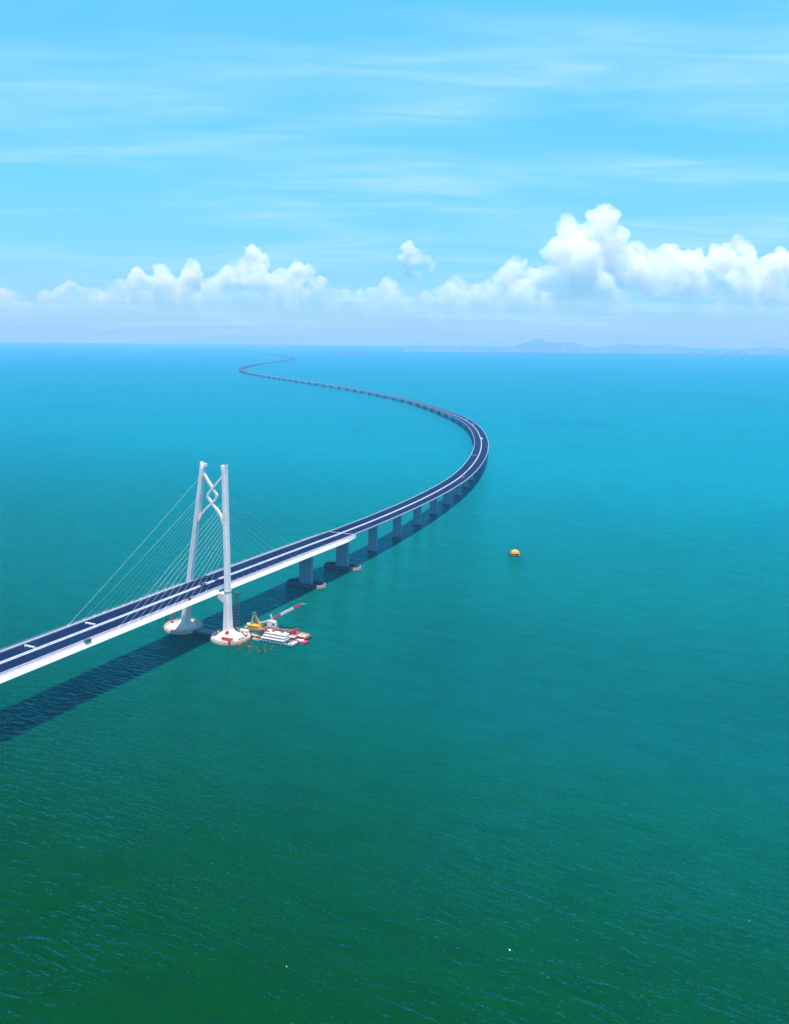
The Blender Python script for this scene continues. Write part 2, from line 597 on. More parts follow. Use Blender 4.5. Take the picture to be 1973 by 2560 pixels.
sweep('main_girder', 'white_steel', bridge, 0, s_p2, [(-HB, 0), (-HB, -2.4), (-13, -4.4), (13, -4.4), (HB, -2.4), (HB, 0)], 30)
for sg in (-1, 1):
    for a, b in ((0.0, s_tower - 8.5), (s_tower + 8.5, s_p2)):
        sts = stations(a, b, 15)

        def fair(s_, sg=sg):
            k = taper(s_)
            return [(sg * (HB + .03), -.02), (sg * (HB + .3 + (HF - HB - .3) * k), -.02), (sg * (HB + .5 + (HF + 1.6 - HB - .5) * k), -3.7),
                    (sg * (HB + .2 + (HF - HB - .8) * k), -4.6), (sg * 13.1, -4.5), (sg * (HB + .03), -2.45)]

        def walk(s_, sg=sg):
            k = taper(s_)
            return rect(sg * (HB + .05), sg * (HB + .2 + (HF - HB - .35) * k), 0.0, .14)

        fr = sweep_fn('wind_fairing', 'white_steel', bridge, sts, fair)
        sweep_fn('walkway', 'walkway_paint', fr, [a + .2] + sts[1:-1] + [b - .2], walk)
        # railing along the outer edge: top rail, mid rail and posts
        rl = MB()

        def edge(s_, hz):
            p, t, q = path(s_)
            e = p + q * (sg * (HB + .15 + (HF - HB - .35) * taper(s_)))
            return (e.x, e.y, e.z + hz)

        for s_ in stations(a + .3, b - .3, 6.0):
            rl.bar(edge(s_, .05), edge(s_, 1.35), .09, 4)
        st = stations(a + .3, b - .3, 15.0)
        for s_, s2 in zip(st, st[1:]):
            for hz in (.75, 1.35):
                rl.bar(edge(s_, hz), edge(s2, hz), .08, 4)
        rl.build('railing', 'walkway_paint', fr)
# road surface, kerbs and barriers of the main section
for sg in (-1, 1):
    sweep('carriageway', 'asphalt', bridge, 0, s_p2 - .5, rect(sg * 1.55, sg * 17.5, .02, .10), 30)
    sweep('parapet', 'parapet_concrete', bridge, 0, s_p2 - .5, rect(sg * 17.55, sg * 18.25, .02, 1.15), 30)
sweep('median_barrier', 'parapet_concrete', bridge, 0, s_p2 - .5, [(-1.5, .02), (-1.5, .3), (-.9, .38), (-.6, 1.2), (.6, 1.2), (.9, .38), (1.5, .3), (1.5, .02)], 30)
# approach viaduct: narrower deck slab over a box
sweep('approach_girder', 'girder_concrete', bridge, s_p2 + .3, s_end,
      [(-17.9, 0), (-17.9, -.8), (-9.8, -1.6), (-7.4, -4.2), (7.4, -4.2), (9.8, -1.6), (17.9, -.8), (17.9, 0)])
for sg in (-1, 1):
    sweep('carriageway', 'asphalt', bridge, s_p2 + .5, s_end, rect(sg * 1.2, sg * 17.05, .02, .10))
    sweep('parapet', 'parapet_concrete', bridge, s_p2 + .5, s_end, rect(sg * 17.1, sg * 17.85, .02, 1.25))
sweep('median_barrier', 'parapet_concrete', bridge, s_p2 + .5, s_end, [(-1.15, .02), (-1.15, .3), (-.6, 1.3), (.6, 1.3), (1.15, .3), (1.15, .02)])
# deck joints: pale strips across the road


def joint(s, a, b, w, zoff=.16):
    p, t, q = path(s)
    mb = MB()
    c1_, c2_ = p + q * a, p + q * b
    o = t * (w / 2)
    z0, z1 = p.z + .11, p.z + zoff
    mb.loft([[(c.x - o.x, c.y - o.y, z0), (c.x + o.x, c.y + o.y, z0), (c.x + o.x, c.y + o.y, z1), (c.x - o.x, c.y - o.y, z1)] for c in (c1_, c2_)])
    return mb.build('deck_joint', 'joint_paint', bridge)


for sg in (-1, 1):
    joint(s_p2 - 1.5, sg * 2.0, sg * 17.4, 1.1)
s_j2 = arc_of((192, 1987))
joint(s_j2, -16.6, -1.3, 2.2)
s_j3 = arc_of((219, 2195))
joint(s_j3 - 40, 10.5, 16.6, 1.6)

# ---- piers
span = 91.0                               # lengthens out over the open water


def pier_mesh(name, w, d, hw, ztop, head):
    """tapered column with flaring head; local X across the bridge; ztop 0 at the girder seat"""
    rings = []
    for z, kx, ky in ((-ztop - 5, 1.02, 1.06), (-ztop * .5, .99, 1.0), (-head - 2.5, .985, 1.0), (-head * .55, 1.0 + (hw - 1) * .35, 1.05), (-.9, hw, 1.1), (0, hw, 1.1)):
        rings.append(oct_ring(0, 0, z, w / 2 * kx, d / 2 * ky, .55))
    return MB().loft(rings)


def add_pier(s, w, d, hw, head=6.0, seat=-4.25):
    p, t, q = path(s)
    top = p.z + seat
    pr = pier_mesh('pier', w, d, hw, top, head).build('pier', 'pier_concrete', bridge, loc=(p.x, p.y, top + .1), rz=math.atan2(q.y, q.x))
    return pr, p, q


piers = []
for s in (s_p1, s_p2):
    piers.append(add_pier(s, 16.5, 5.2, 1.12, 7.0, -4.45))
s = s_p2 + span
while s < s_end:
    far = path(s)[0].y > 3000
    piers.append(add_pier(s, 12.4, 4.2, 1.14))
    s += span + 44 * min(1.0, max(0.0, (path(s)[0].y - 1900) / 1400))

# ---- cofferdam collars round the two piers by the pylon
panel_cache = {}


def box_mesh(name, lx, ly, lz, mat):
    key = (name, lx, ly, lz, mat)
    if key not in panel_cache:
        me = bpy.data.meshes.new(name)
        mb = MB()
        b_ = min(lx, ly, lz) * .12
        mb.loft([oct_ring(0, 0, z, lx / 2 - k, ly / 2 - k, b_) for z, k in ((0, 0), (lz - b_, 0), (lz, b_))])
        me.from_pydata(mb.v, [], mb.f)
        me.materials.append(MATS[mat])
        panel_cache[key] = me
    return panel_cache[key]


def stadium(a, r, n):
    """points and headings round an oval: half straight length a, end radius r"""
    per = 4 * a + 2 * math.pi * r
    out = []
    for i in range(n):
        u = (i + .5) / n * per
        if u < 2 * a:
            out.append((-a + u, -r, 0.0))
        elif u < 2 * a + math.pi * r:
            g = (u - 2 * a) / r - math.pi / 2
            out.append((a + r * math.cos(g), r * math.sin(g), g + math.pi / 2))
        elif u < 4 * a + math.pi * r:
            out.append((a - (u - 2 * a - math.pi * r), r, math.pi))
        else:
            g = (u - 4 * a - math.pi * r) / r + math.pi / 2
            out.append((-a + r * math.cos(g), r * math.sin(g), g + math.pi / 2))
    return out, per / n


def ring_wall(a, r, thick, z0, z1, n=64):
    outer, _ = stadium(a, r, n)
    inner, _ = stadium(a, r - thick, n)
    rings = []
    for (x, y, _), (u, v, _) in zip(outer, inner):
        rings.append([(x, y, z0), (x, y, z1), (u, v, z1), (u, v, z0)])
    return MB().loft(rings, cap=False, closed=True)


def plate(a, r, z0, z1, n=64):
    pts, _ = stadium(a, r, n)
    return MB().loft([[(x, y, z) for x, y, _ in pts] for z in (z0, z1)])


for s in (s_p1, s_p2):
    p, t, q = path(s)
    cl = empty('cofferdam_collar', (p.x, p.y, 0), math.atan2(q.y, q.x), bridge)
    ring_wall(15.5, 8.6, 1.4, -3, 4.2).build('ring_wall', 'dark_fender', cl)
    plate(15.4, 7.3, -3, 1.2).build('cap_slab', 'pier_concrete', cl)
    pts, seg = stadium(15.5, 8.9, 44)
    for x, y, h in pts:
        sunlit_end = x > 19.5  # sunlit end put into the panel paint; panels in deck shade stay dark
        shared('collar_panel', box_mesh('collar_panel', round(seg * .82, 2), .8, 3.3, 'pink_panel' if sunlit_end else 'steel_dark'), cl, (x, y, .55), h)

# ---- pylon
LEAN = 8.0
TN = 1.0
SKEW = math.radians(-4)


def tw(t, n, z):
    """pylon frame: across (n), along (t), height -> world"""
    q = n + LEAN * z / 164.0
    return L(t * math.cos(SKEW) + q * math.sin(SKEW), TN + q * math.cos(SKEW) - t * math.sin(SKEW), z)


pylon = empty('pylon', L(0, TN, 0), RZN + SKEW, bridge)
inv = (Matrix.Translation(L(0, TN, 0)) @ Matrix.Rotation(RZN, 4, 'Z')).inverted()


def ploc(n, t, z):
    return (n + LEAN * z / 164.0, t, z)


def leg_mesh(sg):
    mb = MB()
    rings = []
    for z, n, hx, hy in ((7.0, 26.9, 3.65, 3.95), (14, 26.4, 3.45, 3.8), (40, 24.5, 2.75, 3.2), (46, 24.1, 2.5, 2.9), (70, 22.0, 2.45, 2.85),
                         (100, 19.2, 2.4, 2.8), (130, 16.4, 2.4, 2.8), (152, 14.4, 2.4, 2.8), (160.0, 13.7, 2.4, 2.8)):
        r = [ploc(sg * n + x - 0, y, z) for x, y, _ in oct_ring(0, 0, 0, hx, hy, .8)]
        rings.append(r)
    # sloping crown: the inner side is cut lower and pulled in, the outer side rises
    top = []
    for x, y, _ in oct_ring(0, 0, 0, 2.0, 2.4, .7):
        rise = 164.4 + sg * x * .8
        top.append(ploc(sg * 13.6 + x + sg * .35, y, rise))
    rings.append(top)
    return mb.loft(rings)


for sg in (-1, 1):
    lg = leg_mesh(sg).build('leg', 'tower_concrete', pylon)
    # maintenance hatch and anchor recess strip on each leg
    g = MB()
    n0 = sg * 13.4
    x0 = n0 - sg * 2.6 + LEAN * 163 / 164
    g.box(x0 - .9, x0 + .9, -1.8, 1.8, 161.5, 164.6)
    g.build('crown_block', 'tower_concrete', lg)
    h = MB()
    hz = 165.0
    xx = n0 + LEAN * hz / 164
    h.cyl(xx, 0, 164.2, 166.4, .35, .2, 8)
    h.build('beacon', 'red_paint', lg)
    # band at deck level
    bd = MB()
    bd.loft([[ploc(sg * 24.15 + x, y, z) for x, y, _ in oct_ring(0, 0, 0, 2.85, 3.3, .9)] for z in (44.2, 45.6)])
    bd.build('collar_band', 'parapet_concrete', lg)


def strand(pts, w, d, yoff):
    """rectangular beam along a smooth polyline in the pylon plane; width w in plane, depth d along the bridge"""
    pts = [Vector(p) for p in pts]
    fine = []
    for a, b in zip(pts, pts[1:]):
        k_ = max(2, int((b - a).length / .7))
        fine += [a.lerp(b, k / k_) for k in range(k_)]
    fine.append(pts[-1])
    for _ in range(2):          # ease the corners a little
        fine = [fine[0]] + [(a + b * 2 + c) / 4 for a, b, c in zip(fine, fine[1:], fine[2:])] + [fine[-1]]
    rings = []
    m = len(fine)
    for i, p in enumerate(fine):
        a, b = fine[max(i - 1, 0)], fine[min(i + 1, m - 1)]
        t = (b - a).normalized()
        q = Vector((-t.y, t.x))
        u = abs(i / (m - 1) - .5) * 2
        ww = w * (1 + .55 * max(0, u - .72) / .28)
        dy = yoff(i / (m - 1))
        rings.append([ploc(*( (p + q * sx * ww / 2).x, dy + sy * d / 2, (p + q * sx * ww / 2).y)) for sx, sy in ((-1, -1), (1, -1), (1, 1), (-1, 1))])
    return MB().loft(rings)


kpts = [(-14.0, 156.5), (-4.8, 146.4), (0, 141.4), (5.5, 135.6), (5.5, 132.6), (0, 127.0), (-7.6, 120.4), (-12.2, 115.4), (-16.6, 108.0)]
strand(kpts, 2.1, 2.0, lambda u: 0.0).build('knot_strand', 'tower_concrete', pylon)
strand([(-x, z) for x, z in kpts], 2.1, 2.24, lambda u: 0.0).build('knot_strand', 'tower_concrete', pylon)
# crossbeam under the deck
cb = MB()
cb.loft([oct_ring(n + LEAN * 40 / 164, 0, z, 0.01, 3.2, .005) for n, z in ((0, 0),)] * 1) if False else None
cb.loft([[(n + 2, y, z) for y, z in ((-3.2, z0), (3.2, z0), (3.2, 42.6), (-3.2, 42.6))] for n, z0 in ((-23.5, 34.0), (-16, 37.2), (0, 38.4), (16, 37.2), (22.5, 34.0))])
cb.build('crossbeam', 'tower_concrete', pylon)
# round caps with cofferdam walls, pedestals and the tie between them
CAPN = 29.8
for sg in (-1, 1):
    cp = empty('pylon_cap', (sg * CAPN + .8, 0, 0), 0, pylon)
    ring_wall(0.001, 18.2, 1.3, -4, 4.0).build('ring_wall', 'white_panel', cp)
    plate(0.001, 17.1, -4, 2.6).build('cap_floor', 'cap_concrete', cp)
    pd = MB()
    off = -sg * 2.0
    pd.loft([[(off * k + r * 1.12 * math.cos(2 * math.pi * i / 24), r * math.sin(2 * math.pi * i / 24), z) for i in range(24)]
             for z, r, k in ((2.4, 11.6, .5), (3.6, 11.0, .55), (5.6, 8.0, .75), (7.4, 5.4, .95), (8.8, 4.3, 1.0))])
    pd.build('pedestal', 'tower_concrete', cp, smooth=True)
    pts, seg = stadium(0.001, 18.45, 40)
    for i, (x, y, h) in enumerate(pts):
        red = (sg > 0 and x > 3) and i % 3 != 1
        shared('collar_panel', box_mesh('collar_panel', round(seg * .86, 2), .7, 2.4, 'pink_panel' if red else 'white_panel'), cp, (x, y, .5), h)
    rb = MB()
    pts, seg = stadium(0.001, 17.6, 40)
    for (x, y, h), (x2, y2, h2) in zip(pts, pts[1:] + pts[:1]):
        rb.bar((x, y, 4), (x, y, 5.3), .09, 4)
        rb.bar((x, y, 5.2), (x2, y2, 5.2), .08, 4)
    rb.build('railing', 'pink_panel', cp)
tie = MB()
tie.box(-12.3, 14.3, -5.2, 5.2, -3, 2.9)
tie.build('tie_beam', 'pier_concrete', pylon)
for y in (-5.8, 5.8):
    for k in range(8):
        shared('collar_panel', box_mesh('collar_panel', 2.9, .7, 2.4, 'steel_dark'), pylon, (-10 + k * 3.2, y, .5), 0)

# ---- stay cables: two planes, fanning both ways
def cable(t_anchor, sg, z_top):
    k = (164 - z_top) / (164 - 46)
    n_leg = sg * (13.3 + (24.1 - 13.3) * k)
    a = tw(math.copysign(3.4, t_anchor), n_leg, z_top)
    p, t, q = path(s_tower + t_anchor)
    b = p + q * (sg * 19.4)
    b.z += .5
    mb = MB()
    # slight sag
    prev = a
    for i in range(1, 9):
        u = i / 8
        c = a.lerp(b, u)
        c.z -= 4 * u * (1 - u) * (a - b).length * .006
        mb.bar(prev, c, .06 if t_anchor < 0 else .022, 5)
        prev = c
    o = mb.build('stay_cable', 'cable_sheath', bridge)
    an = MB().bar(b - Vector((0, 0, .6)), b + (a - b).normalized() * 3.0, .26, 6).build('anchor_tube', 'cable_sheath', o)
    return o


for sg in (-1, 1):
    for i in range(12):
        ta = 26 + i * 11.4
        zt = 84 + i * 4.6
        if i < 11:
            cable(-ta, sg, zt)
        cable(ta, sg, zt)
cable(-157, -1, 151)

# ------------------------------------------------------------------ things on the deck


def on_road(s_, off):
    p, t, q = path(s_)
    return Vector((p.x + q.x * off, p.y + q.y * off, p.z + .1)), math.atan2(t.y, t.x)


def wheels(parent, xs, half, r=.5):
    me = None
    for x in xs:
        for sy in (-1, 1):
            mb = MB()
            n = 14
            rings = [[(x + r * math.cos(2 * math.pi * k / n), sy * half + y, r + r * math.sin(2 * math.pi * k / n)) for k in range(n)] for y in (-.18, .18)]
            mb.loft(rings)
            mb.build('wheel', 'tyre_black', parent)


def truck(s_, off, label, body, cargo, length=9.0, flip=False, group=None):
    loc, rz = on_road(s_, off)
    e = empty('truck', loc, rz + (math.pi if flip else 0))
    tag(e, label, 'truck', group)
    h = length / 2
    MB().box(-h, h, -1.05, 1.05, .75, 1.1).build('chassis', 'steel_dark', e)
    cab = MB().loft([[(x, y, z) for x, z in ((h - 2.3, 1.12), (h, 1.12), (h, 2.2), (h - .35, 3.1), (h - 2.3, 3.2))] for y in (-1.2, 1.2)]).build('cab', body, e)
    MB().box(h - .02 - .2, h + .04 - .17, -1.0, 1.0, 2.2, 2.85).build('windscreen', 'window_dark', cab)
    MB().box(-h, h - 2.6, -1.25, 1.25, 1.12, 3.5).build('cargo_body', cargo, e)
    wheels(e, (-h + 1.2, -h + 2.5, h - 1.3), 1.0)
    return e


def car(s_, off, label, paint, length=4.6):
    loc, rz = on_road(s_, off)
    e = empty('car', loc, rz)
    tag(e, label, 'car')
    h = length / 2
    body = MB().loft([[(x, y, z) for x, z in ((-h, .35), (h, .35), (h, .85), (h - .9, 1.0), (-h + .2, 1.05), (-h, .9))] for y in (-.9, .9)]).build('body', paint, e)
    MB().loft([[(x, y, z) for x, z in ((-h + .4, 1.0), (h - 1.1, 1.0), (h - 1.8, 1.5), (-h + .9, 1.55))] for y in (-.8, .8)]).build('glasshouse', 'window_dark', e)
    MB().box(-h + .95, h - 1.85, -.78, .78, 1.52, 1.6).build('roof', paint, e)
    wheels(e, (-h + .85, h - .9), .78, .34)
    return e


truck(s_tower - 7, 3.4, 'small flatbed truck with white cab beside the median near the pylon', 'car_white', 'steel_dark', 7.5)
truck(arc_of((144, 1713)), 3.6, 'pale truck by the median just beyond the red mobile crane', 'car_white', 'steel_dark', 8.5)
truck(arc_of((213, 2931)), 4.5, 'white box truck on the far side of the curve', 'car_white', 'car_white', 10)
truck(arc_of((236, 2770)), 4.5, 'white box truck following another round the curve', 'car_white', 'car_white', 9)
car(arc_of((231, 2344)), 3.5, 'white car beside the median on the bend of the bridge', 'car_white')
truck(arc_of((-10, 4050)), -5, 'red truck on the far straight after the bend', 'red_paint', 'magenta_red', 10)

# red mobile crane on the bridge
loc, rz = on_road(arc_of((127, 1640)), 5.2)
mc = empty('mobile_crane', loc, rz)
tag(mc, 'red mobile crane truck parked on the bridge before the bend', 'crane')
MB().box(-6, 5.6, -1.35, 1.35, .9, 1.9).build('carrier', 'magenta_red', mc)
MB().loft([[(x, y, z) for x, z in ((3.4, 1.92), (5.6, 1.92), (5.4, 3.1), (3.5, 3.2))] for y in (-1.3, 1.3)]).build('cab', 'magenta_red', mc)
MB().box(-4.5, -1, -1.3, 1.3, 1.95, 3.7).build('turntable_house', 'magenta_red', mc)
MB().loft([[(x, y, z) for y, z in ((-.5, zz), (.5, zz), (.5, zz + 1), (-.5, zz + 1))] for x, zz in ((-4, 3.75), (8.5, 4.4))]).build('boom', 'magenta_red', mc)
MB().box(-5.4, -5.0, -3.0, 3.0, .3, .8).box(4.6, 5.0, -3.0, 3.0, .3, .8).build('outriggers', 'white_steel', mc)
wheels(mc, (-4.8, -3.4, 2.2, 3.8), 1.1, .6)

# white crossover gates laid across the far carriageway


def gate(t0, label):
    c, rz = on_road(s_tower + t0, -7.4)
    e = empty('crossover_gate', c, rz)
    tag(e, label, 'barrier')
    MB().box(-.45, .45, -5.4, 5.4, .55, 1.5).build('beam', 'white_steel', e)
    for y in (-4.6, 0, 4.6):
        MB().box(-.8, .8, y - .3, y + .3, 0.0, .6).build('foot', 'parapet_concrete', e)
    for y in (-5.2, 5.2):
        MB().box(-.55, .55, y - .25, y + .25, .5, 1.75).build('end_post', 'parapet_concrete', e)
    return e


gate(-143, 'white barrier beam across the road, nearer to the pylon')
gate(-205, 'white barrier beam across the road, farther from the pylon')

# green maintenance cradle hooked on the edge of the deck
p, t, q = path(s_tower - 175)
e = empty('maintenance_cradle', (p.x + q.x * 21.2, p.y + q.y * 21.2, p.z + .15), math.atan2(t.y, t.x))
tag(e, 'small green netted work cradle hooked over the edge of the deck', 'cradle')
cr = MB()
for x in (-3, 3):
    for y in (-1.2, 0.6):
        cr.bar((x, y, 0), (x, y, 2.4), .12, 5)
for z in (1.2, 2.4):
    cr.bar((-3, -1.2, z), (3, -1.2, z), .1, 5).bar((-3, .6, z), (3, .6, z), .1, 5)
cr.build('frame', 'tan_steel', e)
MB().box(-2.9, 2.9, -1.35, -1.25, .2, 2.1).box(-2.9, 2.9, .65, .75, .2, 2.1).build('netting', 'green_net', e)
MB().box(-3.1, 3.1, -1.1, .5, .02, .16).build('platform', 'steel_dark', e)
p, t, q = path(s_tower - 50)
e = empty('site_cabinet', (p.x + q.x * 20.4, p.y + q.y * 20.4, p.z + .15), math.atan2(t.y, t.x))
tag(e, 'dark red equipment cabinet on the walkway before the pylon', 'cabinet')
MB().box(-1.3, 1.3, -.8, .8, .15, 2.5).build('body', 'rust_brown', e)
MB().box(-1.45, 1.45, -.95, .95, 2.5, 2.7).build('lid', 'steel_dark', e)
MB().box(-1.2, 1.2, -.85, -.8, .4, 2.3).build('door', 'red_paint', e)

# ------------------------------------------------------------------ things on the pylon caps


def cap_thing(name, t, n, z=2.6, rz=0.0):
    return empty(name, L(t, n, z), RZN + rz)


e = cap_thing('shipping_container', -13.2, 35.5, 2.6, .05)
tag(e, 'long red site container at the foot of the pylon cap', 'container')
MB().box(-5.6, 5.6, -1.3, 1.3, .15, 3.1).build('shell', 'red_paint', e)
for k in range(16):
    MB().box(-5.3 + k * .7, -5.05 + k * .7, -1.38, -1.3, .3, 2.95).build('rib', 'red_paint', e)
MB().box(-5.7, 5.7, -1.4, 1.4, 3.1, 3.22).build('roof', 'pink_panel', e)
e = cap_thing('winch', 5.0, 22.0 + 12, 9.3, .4)
e.location = L(-7.6, 31.5, 6.2)
tag(e, 'dark red winch housing at the foot of the pylon leg', 'winch')
MB().box(-1.9, 1.9, -1.3, 1.3, -1.2, 1.9).build('housing', 'red_paint', e)
dr = MB()
dr.loft([[(x, 1.0 * math.cos(a * math.pi / 8), 2.3 + 1.0 * math.sin(a * math.pi / 8)) for a in range(16)] for x in (-1.5, 1.5)])
dr.build('drum', 'magenta_red', e)
e = cap_thing('concrete_pump', 6, 42.5, 2.6, -.6)
tag(e, 'white and red concrete pump standing on the pylon cap', 'pump')
MB().box(-4.2, 4.2, -1.2, 1.2, .6, 1.7).build('chassis', 'red_paint', e)
MB().box(-1.5, 4.0, -1.1, 1.1, 1.7, 3.1).build('hopper', 'cabin_white', e)
MB().loft([[(x, y, z) for y, z in ((-.35, zz), (.35, zz), (.35, zz + .6), (-.35, zz + .6))] for x, zz in ((-4, 2.2), (5, 4.2))]).build('boom', 'red_paint', e)
wheels(e, (-3, 0, 3), 1.0, .45)
e = cap_thing('cement_silo', 12, 37.5, 2.6)
tag(e, 'white horizontal tank behind the pylon leg on the cap', 'tank')
tk = MB()
tk.loft([[(x, 1.5 * r * math.cos(a * math.pi / 10), 2.2 + 1.5 * r * math.sin(a * math.pi / 10)) for a in range(20)] for x, r in ((-4.6, .5), (-4.2, 1), (4.2, 1), (4.6, .5))])
tk.build('tank', 'cabin_white', e, True)
for x in (-2.8, 2.8):
    MB().box(x - .3, x + .3, -1.2, 1.2, 0, 1.0).build('saddle', 'steel_dark', e)
e = cap_thing('rebar_stack', -4, 46.3, 2.6, 1.3)
tag(e, 'grey stack of steel beams on the rim of the pylon cap', 'beams')
for k in range(5):
    for j in range(2):
        MB().box(-4 + j * .3, 4 - j * .5, -1.6 + k * .75, -1.1 + k * .75, j * .62, j * .62 + .6).build('beam', 'steel_dark' if (k + j) % 2 else 'pier_concrete', e)
# red hoist mast on the far cap
e = cap_thing('hoist_mast', 4, -43.5, 2.6)
tag(e, 'thin red lattice hoist mast on the pylon cap beyond the deck', 'mast')
MB().lattice((0, 0, 0), (0, 0, 11), .9, .12, 9).build('mast', 'red_paint', e)
MB().bar((-1.2, 0, 10.6), (3.4, 0, 11.6), .2, 5).build('jib', 'red_paint', e)
MB().box(-1.1, 1.1, -1.1, 1.1, 0, .6).build('base', 'steel_dark', e)
for k, (t_, n_, r_) in enumerate(((-9, -42, 0.2), (-2, -45, 1.3), (9, -40, .7), (11, -33, 0.1))):
    e = cap_thing('material_pallet', t_, n_, 2.6, r_)
    tag(e, 'tan pallet of site material on the far pylon cap', 'pallet', 'pallets on the far pylon cap')
    MB().box(-1.6, 1.6, -1.1, 1.1, 0, .25).build('base', 'rust_brown', e)
    MB().box(-1.4, 1.4, -.95, .95, .26, 1.5).build('load', 'tan_steel', e)

# scaffold stair tower beside the near leg
e = cap_thing('stair_tower', 4.5, 33.2, 2.6)
tag(e, 'dark scaffold stair tower climbing beside the near pylon leg', 'scaffold')
W = 2.6
for sx in (-1, 1):
    for sy in (-1, 1):
        MB().bar((sx * W, sy * 1.6, 0), (sx * W, sy * 1.6, 43), .22, 5).build('post', 'steel_dark', e)
for k in range(14):
    z = k * 3.0 + 1.5
    fl = MB().box(-W, W, -1.6, 1.6, z, z + .3).build('landing', 'steel_dark', e)
    MB().bar((-W * (1 if k % 2 else -1), -1.7, z), (W * (1 if k % 2 else -1), -1.7, z + 3), .12, 4).build('stair_flight', 'steel_dark', e)
    MB().bar((-W * (1 if k % 2 else -1), 1.7, z), (W * (1 if k % 2 else -1), 1.7, z + 3), .1, 4).build('brace', 'steel_dark', e)

# gangway from the near cap towards the barges
e = empty('gangway', L(9, 48.2, 3.4), RZN - .15)
tag(e, 'pink railed gangway linking the pylon cap to the work barges', 'gangway')
MB().box(-1.5, 6.5, -1.3, 1.3, 0, .3).build('deck', 'pink_panel', e)
gr = MB()
for y in (-1.3, 1.3):
    for x in (-1.4, .6, 2.6, 4.6, 6.4):
        gr.bar((x, y, .3), (x, y, 1.6), .1, 4)
    gr.bar((-1.4, y, 1.6), (6.4, y, 1.6), .1, 4)
gr.build('railing', 'pink_panel', e)

# ------------------------------------------------------------------ work vessels beside the pylon (local X across the bridge)


def vessel(name, t, n, label, cat, rz=0.0):
    e = empty(name, L(t, n, 0), RZN + rz)
    return tag(e, label, cat)


def hull(parent, x0, x1, w, z0, z1, mat, rake=1.5):
    mb = MB()
    mb.loft([[(x0 + r, -w / 2, z), (x1 - r, -w / 2, z), (x1 - r * .3, 0, z), (x1 - r, w / 2, z), (x0 + r, w / 2, z), (x0 + r * .3, 0, z)] for z, r in ((z0, rake + 1.0), (z1 * .4, rake * .4), (z1, 0.2))])
    h = mb.build('hull', mat, parent)
    pts = [(x0 + .5, -w / 2 + .3), (x1 - .5, -w / 2 + .3), (x1 - .3, w / 2 - .3), (x0 + .3, w / 2 - .3)]
    return h


# yellow derrick pontoon
v = vessel('derrick_pontoon', 34, 34.5, 'small yellow derrick pontoon with a tan A-frame mast', 'barge', .1)
hull(v, -9.5, 9, 11, -1.2, 2.0, 'tan_steel')
dk = MB().loft([[(x, y, z) for x, y in ((-6.5, -5.0), (7, -5.2), (7.4, 3), (-5.5, 3.6))] for z in (2.03, 4.3)]).build('deckhouse', 'yellow_paint', v)
for k in range(5):
    MB().box(-5.2 + k * 2.3, -3.8 + k * 2.3, -5.32, -5.0, 2.9, 3.7).build('window', 'window_dark', dk)
for y in (-2.6, 2.4):
    MB().lattice((-3.2 if y < 0 else 2.2, y, 4.0), (-1.2, 0, 14.5), 1.0, .2, 8).build('mast_leg', 'tan_steel', v)
MB().lattice((5.6, 0, 4.2), (-.6, 0, 14.2), 1.0, .2, 8).build('backstay', 'tan_steel', v)
MB().box(-2.4, .6, -.9, .9, 14.2, 16.0).build('masthead', 'hull_teal', v)
MB().cyl(-7.0, -.5, 2.03, 4.6, 1.9, 1.7, 14).build('winch_drum', 'cabin_white', v)
MB().box(4.2, 7.2, -1.5, 2.5, 4.33, 6.6).build('control_cabin', 'tan_steel', v)

# crane barge: white gantry house, red and white lattice-sided boom
v = vessel('crane_barge', 41, 46.5, 'crane barge with a red and white boom raised over the water', 'barge', .06)
hull(v, -9, 11, 13, -1.4, 2.2, 'hull_black')
hs = MB().loft([[(x, y, z) for x, z in ((-1, 2.23), (7.5, 2.23), (7.0, 7.2), (3.2, 8.8), (-.5, 7.4))] for y in (-3, 3)]).build('crane_house', 'cabin_white', v)
MB().box(5.4, 7.6, -3.15, -3.0, 4.8, 6.4).build('window', 'window_dark', hs)
MB().loft([[(x, y, z) for y, z in ((-.9, zz), (.9, zz), (.9, zz + 1.5), (-.9, zz + 1.5))] for x, zz in ((-12, 2.3), (-1.5, 6.4), (4, 8.2))]).build('counter_jib', 'cabin_white', v)
A, B = Vector((2.0, 1.0, 9.0)), Vector((31.0, 8.5, 25.5))


def boom_seg(u0, u1, mat, w, name='boom_section'):
    a, b = A.lerp(B, u0), A.lerp(B, u1)
    mb = MB()
    dn = (b - a).normalized()
    u = dn.cross(Vector((0, 0, 1))).normalized()
    q = u.cross(dn)
    rings = []
    for p_, ww in ((a, w), (b, w)):
        rings.append([p_ + u * sx * ww / 2 + q * sy * ww / 2 for sx, sy in ((-1, -1), (1, -1), (1, 1), (-1, 1))])
    mb.loft(rings)
    return mb.build(name, mat, v)


for i in range(5):
    boom_seg(i * .062, i * .062 + .05, 'magenta_red', 2.0)
    boom_seg(i * .062 + .048, i * .062 + .064, 'rust_brown', 1.5, 'boom_link')
bs = boom_seg(.315, .735, 'cabin_white', 2.2)
for i in range(5):
    boom_seg(.74 + i * .052, .74 + i * .052 + .042, 'magenta_red', 2.0)
    boom_seg(.74 + i * .052 + .04, .74 + i * .052 + .054, 'rust_brown', 1.4, 'boom_link')
MB().bar(B, B + Vector((4.5, 1.0, .4)), .22, 5, .1).build('fly_jib', 'cabin_white', v)
